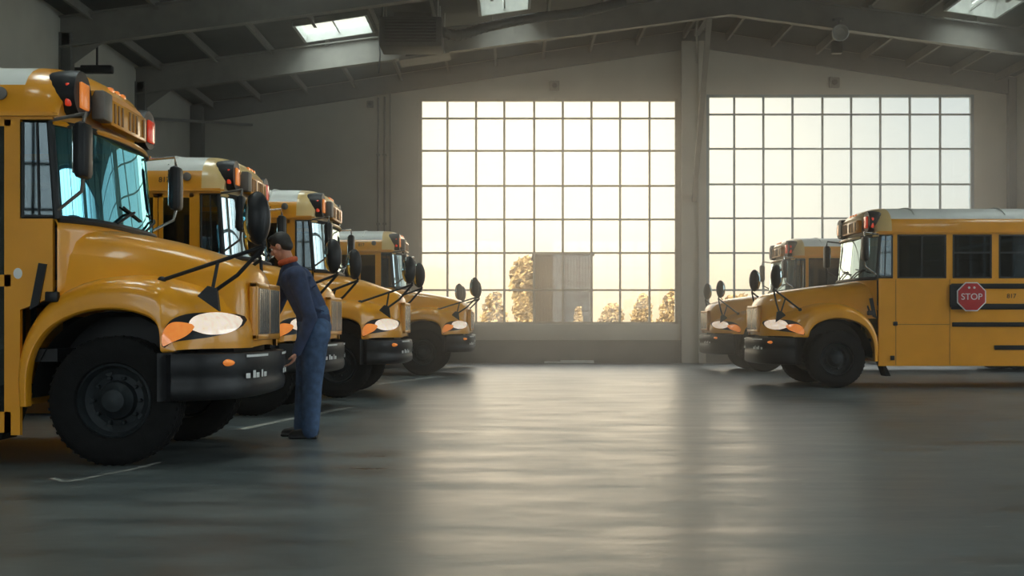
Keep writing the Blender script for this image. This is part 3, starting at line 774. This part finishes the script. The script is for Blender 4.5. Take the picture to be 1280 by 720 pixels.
# spotlight on the right rafter
HS = empty('rafter_spotlight', (9.0*1.0+.36*0, 30.3, 0)); xh = (1048-640)/1550*30.3
HS.location = (xh, 30.3, zraf(xh)-.02)
m = MB(); m.bar((0, 0, .25), (0, 0, -.10), .06, .06); m.box((-.12, -.04, .18), (.12, .1, .24)); m.build('bracket', STEELD, HS)
m = MB(); rot = Matrix.Rotation(.5, 3, 'X'); m.lathe([(.001, .20), (.12, .18), (.17, .05), (.21, -.14), (.19, -.15), (.15, -.02), (.001, .02)], 'Y', 20, (.0, -.06, -.16)); m.build('lamp_head', SKF, HS)
m = MB(); m.box((-.16, -.05, -.62), (.10, .14, -.32), bev=.03); m.build('ballast_box', BLACK, HS)
tag(HS, 'spotlight with dark ballast box clamped to the right half of the rafter', 'spotlight')
# flood lamp on the left wall
yl = 24.6; xl = XL+.55
L1 = empty('hanging_floodlight', (xl, 26.0, 6.45)); 
m = MB(); m.box((-.33, -.10, -.08), (.33, .10, .08), bev=.03); m.build('lamp_body', BLACK, L1)
m = MB(); m.tube([(0, 0, .08), (0, 0, zroof(xl)-6.45-.24)], .025, 8); m.box((-.55, -.03, -.02), (-.3, .03, .04)); m.build('bracket', BLACK, L1)
tag(L1, 'dark floodlight hanging near the left wall, above the nearest bus', 'floodlight')
# unit heater with duct hanging between rafter and roof
HX, HY = -2.2, 27.9
HZ = zroof(HX)
U = empty('hanging_unit_heater', (HX, HY, HZ-1.25))
m = MB(); m.box((-.75, -.45, -.05), (.65, .45, .62), bev=.05); m.box((-.45, -.2, .62), (.40, .25, .78), bev=.03); m.build('heater_body', DARKST, U)
m = MB(); m.box((-.62, -.47, .04), (.52, -.44, .54)); m.build('air_outlet', BLACK, U)
m = MB()
for k in range(7): m.bar((-.62, -.48, .09+k*.068), (.52, -.48, .09+k*.068), .05, .012, up=(0, .6, 1))
m.build('louvre_blades', DARKST, U)
for sx in (-.66, .56):
    for sy in (-.36, .36):
        m = MB(); m.tube([(sx, sy, .6), (sx, sy, 1.05)], .018, 6); m.build('hanger_rod', SKF, U)
tag(U, 'dark unit heater hanging under the roof left of the middle skylight', 'heater')
V = empty('hanging_exhaust_hood', (-2.05, 29.6, zroof(-2.0)-1.15))
m = MB(); m.prism([(-.62, -.12), (.58, .06), (.46, .42), (-.48, .30)], -.4, .4); m.build('hood_shell', STEEL, V)
m = MB(); m.prism([(-.46, -.03), (.36, .09), (.32, .32), (-.40, .22)], -.415, -.40); m.build('hood_opening', BLACK, V)
m = MB()
for p0, p1 in (((-.55, -.2, .28), (-.55, -.2, 1.0)), ((.45, -.2, .40), (.45, -.2, 1.05)), ((.0, -.43, .32), (.16, -.43, .02)), ((.30, -.44, .55), (.46, -.44, .05))): m.tube([p0, p1], .022, 6)
m.build('hood_struts', SKF, V)
tag(V, 'small open metal hood hanging just below the unit heater', 'hood')
D = MB(); pts = [crom([(-1.9, 27.6, HZ-.75), (-1.3, 27.9, HZ-.95), (-.6, 28.2, HZ-.70), (.4, 28.4, HZ-.45), (1.6, 28.4, HZ-.30), (2.6, 28.4, HZ-.05)], k/30) for k in range(31)]
D.tube(pts, .11, 12)
for k in range(1, 30): D.tube([pts[k], (Vector(pts[k])+(Vector(pts[min(k+1, 30)])-Vector(pts[k]))*.12)], .122, 12)
do_ = D.build('flexible_duct', DARKST, U); do_.location = (-HX, -HY, -(HZ-1.25))
m = MB(); xk = (474-640)/1550*30.2; m.tube([(xk, 30.2, zraf(xk)+.55), (xk+.02, 30.2, zraf(xk)+.1), (xk-.01, 30.2, zraf(xk)-.35)], .02, 6)
tag(m.build('hanging_cable', BLACK), 'short black cable hanging off the rafter above the pair of pipes', 'cable')

# ------------------------------------------------------------------ outside
GRND = mat('dry_ground', (.14, .11, .07), .9, spec=0., var=.12, scale=.4)
g = MB(); g.box((-140, YB+.31, -.4), (180, 260, -.05)); o = g.build('ground_outside', GRND); o['kind'] = 'structure'
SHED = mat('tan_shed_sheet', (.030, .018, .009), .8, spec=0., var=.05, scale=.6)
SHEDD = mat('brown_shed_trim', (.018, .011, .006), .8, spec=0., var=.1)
sy = 60.0; k_ = sy/1550
def ox(p): return (p-640)*k_
def oz(p): return 1.08+(407-p)*k_
S_ = empty('storage_shed', (ox(704), sy, -.05))
m = MB(); m.box((ox(668)-ox(704), 0, 0), (ox(741)-ox(704), 5, oz(318)+.05), bev=.03)
for k in range(20):
    xx = lerp(ox(668), ox(741), (k+.5)/20)-ox(704); m.box((xx-.02, -.02, .05), (xx+.02, 0, oz(320)))
m.build('shed_walls', SHED, S_)
m = MB(); m.box((ox(666)-ox(704), -.12, oz(318)), (ox(743)-ox(704), 5.1, oz(315.5)+.05)); m.build('shed_roof', SHEDD, S_)
m = MB(); m.box((ox(707)-ox(704), -.06, .0), (ox(735)-ox(704), -.02, oz(366))); m.build('shed_door', SHEDD, S_)
tag(S_, 'tan box-shaped shed standing outside behind the warm window', 'shed')
BUSH = mat('hazed_leaves', (.34, .205, .075), .9, spec=0., var=.10, scale=2.5)  # golden leaf colour stands in for the warm haze outdoors
TRUNK = mat('pale_trunk', (.25, .19, .12), .9)
def bush(px0, px1, pyt, y, label, tree=False, name='hazed_bush'):
    k = y/1550; x0, x1 = (px0-640)*k, (px1-640)*k; h = 1.13+(407-pyt)*k
    root = empty(name, ((x0+x1)/2, y, -.05)); w = (x1-x0)/2
    rng = random.Random(int(px0*7+pyt)); m = MB()
    for i in range(1100):
        a = rng.uniform(0, 2*PI); t = rng.random()**.5; zc = rng.uniform(.08, 1)
        if tree: zc = .35+.65*zc; prof = math.sin(PI*min(1, max(0, (zc-.28)/.76)))**.6
        else: prof = math.sqrt(max(0, 1-(zc*.97)**2.4))
        lump = .72+.28*math.sin(3*a+zc*7+px0)
        c = Vector((w*t*prof*lump*math.cos(a), w*.7*t*prof*math.sin(a), h*zc*(.82+.18*lump)))
        s_ = .08*h/2.5*rng.uniform(.7, 1.5)+.05
        n = Vector((rng.gauss(0, 1), rng.gauss(0, 1), rng.gauss(0, 1))).normalized(); u = n.orthogonal().normalized(); v = n.cross(u)
        m.add([c+u*s_, c+v*s_*.6, c-u*s_, c-v*s_*.6, c+n*s_*.3], [(0, 1, 4), (1, 2, 4), (2, 3, 4), (3, 0, 4)])
    m.build('foliage', BUSH, root, weld=False)
    m = MB()
    for j in range(5):
        a = 2*PI*j/5; m.tube([(0, 0, 0), (.12*w*math.cos(a), .12*w*math.sin(a), h*.35), (.45*w*math.cos(a), .4*w*math.sin(a), h*.7)], [.05*h/2, .035*h/2, .012*h/2], 6)
    m.build('branches', TRUNK, root)
    tag(root, label, 'tree' if tree else 'bush')
bush(632, 684, 322, 66, 'hazy golden tree outside, left of the tan shed', True, 'hazed_tree')
bush(596, 640, 366, 58, 'low haze-toned bush outside behind the noses of the far left buses')
bush(640, 668, 366, 56, 'low haze-toned bush outside directly left of the tan shed')
bush(742, 790, 380, 56, 'lowest haze-toned bush outside, directly right of the tan shed')
bush(786, 822, 368, 57, 'haze-toned bush outside the warm window, second right of the tan shed')
bush(818, 866, 362, 58, 'haze-toned bush outside near the right edge of the warm window')
bush(880, 960, 368, 59, 'haze-toned bush outside behind the mirrors of the farther right bus')
bush(716, 730, 384, 54, 'very small round bush in front of the tan shed')

# ------------------------------------------------------------------ the mechanic
def cap(mb, p0, r0, p1, r1, n=14):
    """round cone between two spheres"""
    p0 = Vector(p0); p1 = Vector(p1); d = p1-p0; ln = max(d.length, 1e-5); d = d/ln
    a = d.orthogonal().normalized(); b_ = d.cross(a); rows = []
    for k in range(7):
        t = -PI/2+PI/2*k/6; rows.append((p0+d*(r0*math.sin(t)), r0*math.cos(t)))
    for k in range(7):
        t = PI/2*k/6; rows.append((p1+d*(r1*math.sin(t)), r1*math.cos(t)))
    mb.grid([[c+(a*math.cos(2*PI*q/n)+b_*math.sin(2*PI*q/n))*max(r, 1e-5) for q in range(n)] for c, r in rows], closed=True)
def remesh(mb, name, material, voxel, smooth=3, parent=None):
    me = bpy.data.meshes.new(name); me.from_pydata(mb.v, [], mb.f)
    bm = bmesh.new(); bm.from_mesh(me); bmesh.ops.remove_doubles(bm, verts=bm.verts, dist=1e-5); bmesh.ops.recalc_face_normals(bm, faces=bm.faces); bm.to_mesh(me); bm.free()
    o = bpy.data.objects.new(name, me); C.objects.link(o)
    r = o.modifiers.new('r', 'REMESH'); r.mode = 'VOXEL'; r.voxel_size = voxel
    s_ = o.modifiers.new('s', 'SMOOTH'); s_.iterations = smooth; s_.factor = .5
    bpy.context.view_layer.update(); dg = bpy.context.evaluated_depsgraph_get()
    m2 = bpy.data.meshes.new_from_object(o.evaluated_get(dg)); m2.name = name
    bpy.data.objects.remove(o); m2.materials.clear(); m2.materials.append(material); m2.shade_smooth()
    return link(name, m2, parent)

SKIN = mat('skin', (.55, .25, .16), .5, var=.08, scale=20)
HAIR = mat('dark_hair', (.02, .016, .014), .55, var=.3, scale=60)
DENIM = mat('blue_work_overalls', (.055, .10, .19), .85, var=.25, scale=18, bump=.3)
NAVY = mat('navy_jacket', (.028, .045, .10), .8, var=.25, scale=14, bump=.3)
SHOE = mat('black_work_shoe', (.012, .011, .011), .45, var=.2)
ORANGE = mat('orange_neckerchief', (.55, .10, .03), .8, var=.15, scale=25)
Y0 = 11.95
def P3(px, py, dy=0):      # joint seen at a pixel, at the man's distance
    k = (Y0+dy)/1550; return Vector(((px-640)*k, Y0+dy, 1.08+(407-py)*k))
hipL, hipR = P3(394, 418, -.10), P3(388, 418, .10)
kneL, kneR = P3(390, 481, -.10), P3(382, 478, .12)
ankL, ankR = P3(388, 538, -.11), P3(378, 534, .13)
ankL.z = .10; ankR.z = .10
pel = P3(392, 404); wai = P3(388, 384); che = P3(372, 352); nek = P3(361, 330); 
shL, shR = P3(370, 345, -.19), P3(362, 342, .19)
elL, wrL = P3(388, 398, -.25), P3(371, 440, -.27)
elR, wrR = P3(345, 385, .26), P3(332, 412, .24)
head = P3(351, 309)
fx = Vector((-.86, .18, -.42)).normalized()    # where the face looks: forward, slightly away and down
upv = Vector((-.40, .08, .88)); upv = (upv-fx*upv.dot(fx)).normalized(); sd = upv.cross(fx).normalized()
def H(a, s_, u): return head+fx*a+sd*s_+upv*u
bd = MB()
# trunk and limbs (under the clothes)
for a, ra, b_, rb in ((pel, .125, wai, .115), (wai, .115, che, .135), (hipL, .095, kneL, .062), (kneL, .062, ankL, .040), (hipR, .095, kneR, .062), (kneR, .062, ankR, .040),
                     (pel, .11, hipL, .10), (pel, .11, hipR, .10), (che, .10, shL, .065), (che, .10, shR, .065), (shL, .055, elL, .042), (elL, .042, wrL, .028), (shR, .055, elR, .042), (elR, .042, wrR, .028),
                     (che, .09, nek, .062), (nek, .062, H(-.02, 0, -.06), .056)):
    cap(bd, a, ra, b_, rb)
for ank, toe in ((ankL, -.15), (ankR, -.15)): cap(bd, ank+Vector((0, 0, -.04)), .035, ank+Vector((toe, 0, -.06)), .028)
# head: skull, jaw, nose, ears, brow, lips
rotm = Matrix((fx, sd, upv)).transposed()
def he(c, r): bd.ell(H(*c), r, 24, 16, rotm)
he((-.01, 0, .035), (.098, .078, .098)); he((.03, 0, -.05), (.062, .058, .068)); he((.062, 0, -.092), (.026, .030, .022))
cap(bd, H(.085, 0, .02), .010, H(.112, 0, -.022), .015); he((.098, .014, -.026), (.011, .010, .010)); he((.098, -.014, -.026), (.011, .010, .010))
he((.083, .0, -.055), (.014, .026, .008)); he((.080, 0, -.068), (.015, .023, .009)); he((.078, .034, .032), (.018, .028, .010)); he((.078, -.034, .032), (.018, .028, .010))
for s_ in (-1, 1): he((-.005, s_*.082, -.005), (.022, .012, .034)); he((.06, s_*.045, -.02), (.025, .022, .025))
# hands: palm, four fingers, thumb
def hand(wr, el, curl, side):
    d = (wr-el).normalized(); pn = Vector((-1, 0, 0)); pn = (pn-d*pn.dot(d)).normalized(); sd_ = d.cross(pn).normalized()*side
    pc = wr+d*.015
    for k, t in enumerate((-.030, -.010, .010, .029)):
        base = wr+d*.088+sd_*t; cap(bd, pc+sd_*t*.55, .015, base, .0125)
        L_ = (.040, .045, .042, .032)[k]; q_ = base; dd = d.copy()
        for j in range(3):
            dd = (dd*math.cos(curl)+pn*math.sin(curl)).normalized()
            pn2 = (pn-dd*pn.dot(dd)).normalized(); q2 = q_+dd*L_*(1, .72, .55)[j]
            cap(bd, q_, .0095-.0007*j, q2, .0088-.0008*j, 10); q_ = q2
            pn_l = pn2
    th0 = wr+d*.028-sd_*.030; th1 = th0+(d*.6-sd_*.55+pn*.35).normalized()*.045; th2 = th1+(d*.85+pn*.45-sd_*.05).normalized()*.036
    cap(bd, wr+d*.02-sd_*.01, .017, th0, .014); cap(bd, th0, .0135, th1, .0115, 10); cap(bd, th1, .0115, th2, .009, 10)
hand(wrL, elL, .38, 1); hand(wrR, elR, .45, -1)
man = remesh(bd, 'person', SKIN, .0075, 2)
tag(man, 'person in blue work overalls bending over the nose of the nearest left bus', 'person')
# eyes
for s_ in (-1, 1):
    e = MB(); e.ell(H(.078, s_*.032, .012), (.012, .013, .011), 14, 10); e.build('eye', SIGNWHT, man)
# hair
hr = MB()
hr.ell(H(-.022, 0, .05), (.104, .088, .096), 24, 16, rotm); hr.ell(H(-.06, 0, -.005), (.062, .078, .07), 24, 16, rotm)
hr.ell(H(.03, 0, .105), (.062, .066, .036), 20, 12, rotm)
remesh(hr, 'hair', HAIR, .009, 2, man)
# neckerchief / collar
nc = MB()
for k in range(16):
    t = 2*PI*k/16; t2 = 2*PI*(k+1)/16; c0 = nek.lerp(H(-.02, 0, -.06), .25)
    ax = (H(-.02, 0, -.06)-nek).normalized(); u_ = ax.orthogonal().normalized(); v_ = ax.cross(u_)
    cap(nc, c0+(u_*math.cos(t)+v_*math.sin(t))*.072, .030, c0+(u_*math.cos(t2)+v_*math.sin(t2))*.072, .030, 10)
remesh(nc, 'neckerchief', ORANGE, .010, 3, man)
# jacket
jk = MB()
bellyL = wai+Vector((-.05, 0, 0))
for a, ra, b_, rb in ((pel+Vector((0, 0, .03)), .165, wai, .150), (wai+Vector((-.03, -.05, 0)), .13, che+Vector((-.02, -.09, 0)), .135), (wai+Vector((-.03, .05, 0)), .13, che+Vector((-.02, .09, 0)), .135), (wai, .15, che, .155), (che, .15, nek+Vector((.02, 0, -.04)), .085),
                     (che, .12, shL, .10), (che, .12, shR, .10), (shL, .098, shL.lerp(elL, .5), .078), (shL.lerp(elL, .5), .078, elL, .068), (elL, .068, wrL, .046),
                     (shR, .098, shR.lerp(elR, .5), .078), (shR.lerp(elR, .5), .078, elR, .068), (elR, .068, wrR, .046)):
    cap(jk, a, ra, b_, rb, 18)
rg = random.Random(3)
for k in range(26):     # cloth folds at waist, elbow and back
    t = rg.random(); c_ = wai.lerp(che, t)+Vector((rg.uniform(-.1, .12), -.13+rg.uniform(-.02, .02), rg.uniform(-.04, .04)))
    dv = Vector((rg.uniform(-.07, .07), 0, rg.uniform(-.07, .03))); cap(jk, c_-dv, .014, c_+dv, .010, 8)
for k in range(6):
    c_ = elL.lerp(wrL, .1+.13*k); jk.ell(c_, (.066-.004*k, .066-.004*k, .012), 14, 8, Matrix.Rotation(.4*(-1)**k, 3, 'Y'))
remesh(jk, 'jacket', NAVY, .012, 3, man)
# trousers
tr = MB()
for a, ra, b_, rb in ((pel+Vector((0, 0, .08)), .155, pel, .165), (pel, .155, hipL, .135), (pel, .155, hipR, .135), (pel+Vector((.05, -.07, -.04)), .115, hipL+Vector((.03, 0, 0)), .12), (pel+Vector((.05, .07, -.04)), .115, hipR+Vector((.03, 0, 0)), .12),
                     (hipL, .135, hipL.lerp(kneL, .45), .118), (hipL.lerp(kneL, .45), .118, kneL, .098), (kneL, .098, ankL+Vector((0, 0, -.02)), .085),
                     (hipR, .135, hipR.lerp(kneR, .45), .118), (hipR.lerp(kneR, .45), .118, kneR, .098), (kneR, .098, ankR+Vector((0, 0, -.02)), .085)):
    cap(tr, a, ra, b_, rb, 18)
for ka, an in ((kneL, ankL), (kneR, ankR)):
    for k in range(7):
        c_ = ka.lerp(an, .02+k*.155); tr.ell(c_, (.094, .094, .012), 16, 8, Matrix.Rotation(.35*(-1)**k, 3, 'Y'))
remesh(tr, 'trousers', DENIM, .012, 3, man)
# shoes
for an in (ankL, ankR):
    s_ = MB(); cap(s_, an+Vector((.035, 0, -.03)), .052, an+Vector((.0, 0, -.055)), .045); cap(s_, an+Vector((.03, 0, -.062)), .038, an+Vector((-.175, .01, -.066)), .034); cap(s_, an+Vector((-.06, .0, -.045)), .046, an+Vector((-.16, .01, -.06)), .040)
    s_.box((an.x-.21, an.y-.045, 0), (an.x+.07, an.y+.045, .03), bev=.014)
    remesh(s_, 'shoe', SHOE, .008, 2, man)

# ------------------------------------------------------------------ sky, light, haze, camera
w = bpy.data.worlds.new('sky'); bpy.context.scene.world = w; w.use_nodes = True
nt = w.node_tree; nt.nodes.clear()
out = nt.nodes.new('ShaderNodeOutputWorld'); bg = nt.nodes.new('ShaderNodeBackground'); tc = nt.nodes.new('ShaderNodeTexCoord'); sp = nt.nodes.new('ShaderNodeSeparateXYZ')
nt.links.new(tc.outputs['Generated'], sp.inputs[0])
def wramp(src, stops):
    r = nt.nodes.new('ShaderNodeValToRGB'); e = r.color_ramp.elements
    e[0].position, e[0].color = stops[0][0], (*stops[0][1], 1); e[1].position, e[1].color = stops[-1][0], (*stops[-1][1], 1)
    for p_, c_ in stops[1:-1]:
        q_ = e.new(p_); q_.color = (*c_, 1)
    nt.links.new(src, r.inputs[0]); return r
warm = wramp(sp.outputs['Z'], [(0., (1.3, 1.0, .62)), (.03, (1.45, 1.18, .78)), (.08, (1.6, 1.46, 1.12)), (.2, (1.6, 1.5, 1.24)), (.5, (2.2, 2.2, 2.1)), (1., (14, 15, 15.5))])
cool = wramp(sp.outputs['Z'], [(0., (1.0, .84, .60)), (.04, (.95, .90, .76)), (.1, (.88, .93, .87)), (.2, (.82, .92, .92)), (.5, (2.0, 2.15, 2.2)), (1., (14, 15, 15.5))])
back = wramp(sp.outputs['Z'], [(0., (1.8, 2.1, 2.2)), (.15, (2.4, 2.8, 3.0)), (.5, (6, 6.6, 7)), (1., (14, 15, 15.5))])
def mrange(src, a, b_):
    m_ = nt.nodes.new('ShaderNodeMapRange'); m_.interpolation_type = 'SMOOTHSTEP'; m_.inputs[1].default_value = a; m_.inputs[2].default_value = b_; nt.links.new(src, m_.inputs[0]); return m_
mx1 = nt.nodes.new('ShaderNodeMix'); mx1.data_type = 'RGBA'; nt.links.new(mrange(sp.outputs['X'], .08, .34).outputs[0], mx1.inputs[0])
nt.links.new(warm.outputs[0], mx1.inputs[6]); nt.links.new(cool.outputs[0], mx1.inputs[7])
mx2 = nt.nodes.new('ShaderNodeMix'); mx2.data_type = 'RGBA'; nt.links.new(mrange(sp.outputs['Y'], .75, .35).outputs[0], mx2.inputs[0])
nt.links.new(mx1.outputs[2], mx2.inputs[6]); nt.links.new(back.outputs[0], mx2.inputs[7])
nt.links.new(mx2.outputs[2], bg.inputs[0]); bg.inputs[1].default_value = 1.0; nt.links.new(bg.outputs[0], out.inputs[0])

def area(name, loc, rot, sx, sy_, power, col, portal=False):
    l = bpy.data.lights.new(name, 'AREA'); l.shape = 'RECTANGLE'; l.size = sx; l.size_y = sy_; l.energy = power; l.color = col
    if portal: l.cycles.is_portal = True
    o = bpy.data.objects.new(name, l); C.objects.link(o); o.location = loc; o.rotation_euler = rot
    return o
def win_area(name, W_, y, facing, power, col, portal=False):
    return area(name, ((W_[0]+W_[1])/2, y, (W_[2]+W_[3])/2), (PI/2*(-1 if facing < 0 else 1), 0, 0), W_[1]-W_[0], W_[3]-W_[2], power, col, portal)
for i, W_ in enumerate((W1, W2)): win_area('portal_back_%d' % i, W_, YB+.2, -1, 1, (1, 1, 1), True)
for i, W_ in enumerate(FWIN): win_area('portal_front_%d' % i, W_, YF-.3, 1, 1, (1, 1, 1), True)
for i, R in enumerate(RWIN): area('portal_right_%d' % i, (XR+.2, (R[0]+R[1])/2, (R[2]+R[3])/2), (PI/2, 0, PI/2), R[1]-R[0], R[3]-R[2], 1, (1, 1, 1), True)
# low sun veiled by thin cloud, beyond the warm window
sun = bpy.data.lights.new('low_sun', 'SUN'); sun.energy = .55; sun.angle = math.radians(28); sun.color = (1, .78, .54)
so = bpy.data.objects.new('low_sun', sun); C.objects.link(so); so.rotation_euler = (Vector((0.03, -1, -.125))).to_track_quat('-Z', 'Y').to_euler(); so.location = (0, 60, 15)
# thin dusty haze in the hall
def haze(name, a, b_, dens, col, aniso):
    m = bpy.data.materials.new(name); m.use_nodes = True; nt = m.node_tree; nt.nodes.clear()
    o_ = nt.nodes.new('ShaderNodeOutputMaterial'); v = nt.nodes.new('ShaderNodeVolumeScatter')
    v.inputs['Color'].default_value = (*col, 1); 
    tc = nt.nodes.new('ShaderNodeTexCoord'); sx = nt.nodes.new('ShaderNodeSeparateXYZ'); mr = nt.nodes.new('ShaderNodeMapRange'); mr.interpolation_type = 'SMOOTHSTEP'
    nt.links.new(tc.outputs['Object'], sx.inputs[0]); nt.links.new(sx.outputs['Y'], mr.inputs[0])
    mr.inputs[1].default_value = 9.; mr.inputs[2].default_value = 34.; mr.inputs[3].default_value = dens[0]; mr.inputs[4].default_value = dens[1]
    nt.links.new(mr.outputs[0], v.inputs['Density']); v.inputs['Anisotropy'].default_value = aniso
    nt.links.new(v.outputs[0], o_.inputs['Volume'])
    mb = MB(); mb.prism([(a[0], a[2]), (b_[0], a[2]), (b_[0], zroof(XR)+.05), (XM, ZR+.05), (a[0], zroof(XL)+.05)], a[1], b_[1]); o = mb.build(name, m); o['kind'] = 'stuff'; o['label'] = 'thin warm dusty haze in the air of the hall'; o['category'] = 'haze'
    return o
haze('haze', (XL-.08, YF-.15, -.15), (XR+.08, YB+.16, 9.6), (.0015, .020), (1., .97, .92), .78)

cam = bpy.data.cameras.new('camera'); co = bpy.data.objects.new('camera', cam); C.objects.link(co)
co.location = (0, 0, 1.08); co.rotation_euler = (PI/2, 0, 0)
cam.sensor_width = 36; cam.lens = 1550/1280*36; cam.shift_y = 47/1280; cam.clip_end = 500
sc = bpy.context.scene; sc.camera = co
sc.view_settings.view_transform = 'Standard'; sc.view_settings.look = 'None'; sc.view_settings.gamma = 1; sc.view_settings.exposure = .18
sc.view_settings.use_curve_mapping = False
sc.cycles.use_denoising = True
try: sc.cycles.denoiser = 'OPENIMAGEDENOISE'
except Exception: pass
sc.cycles.max_bounces = 10; sc.cycles.diffuse_bounces = 5; sc.cycles.glossy_bounces = 4; sc.cycles.transparent_max_bounces = 16
sc.cycles.sample_clamp_indirect = 6
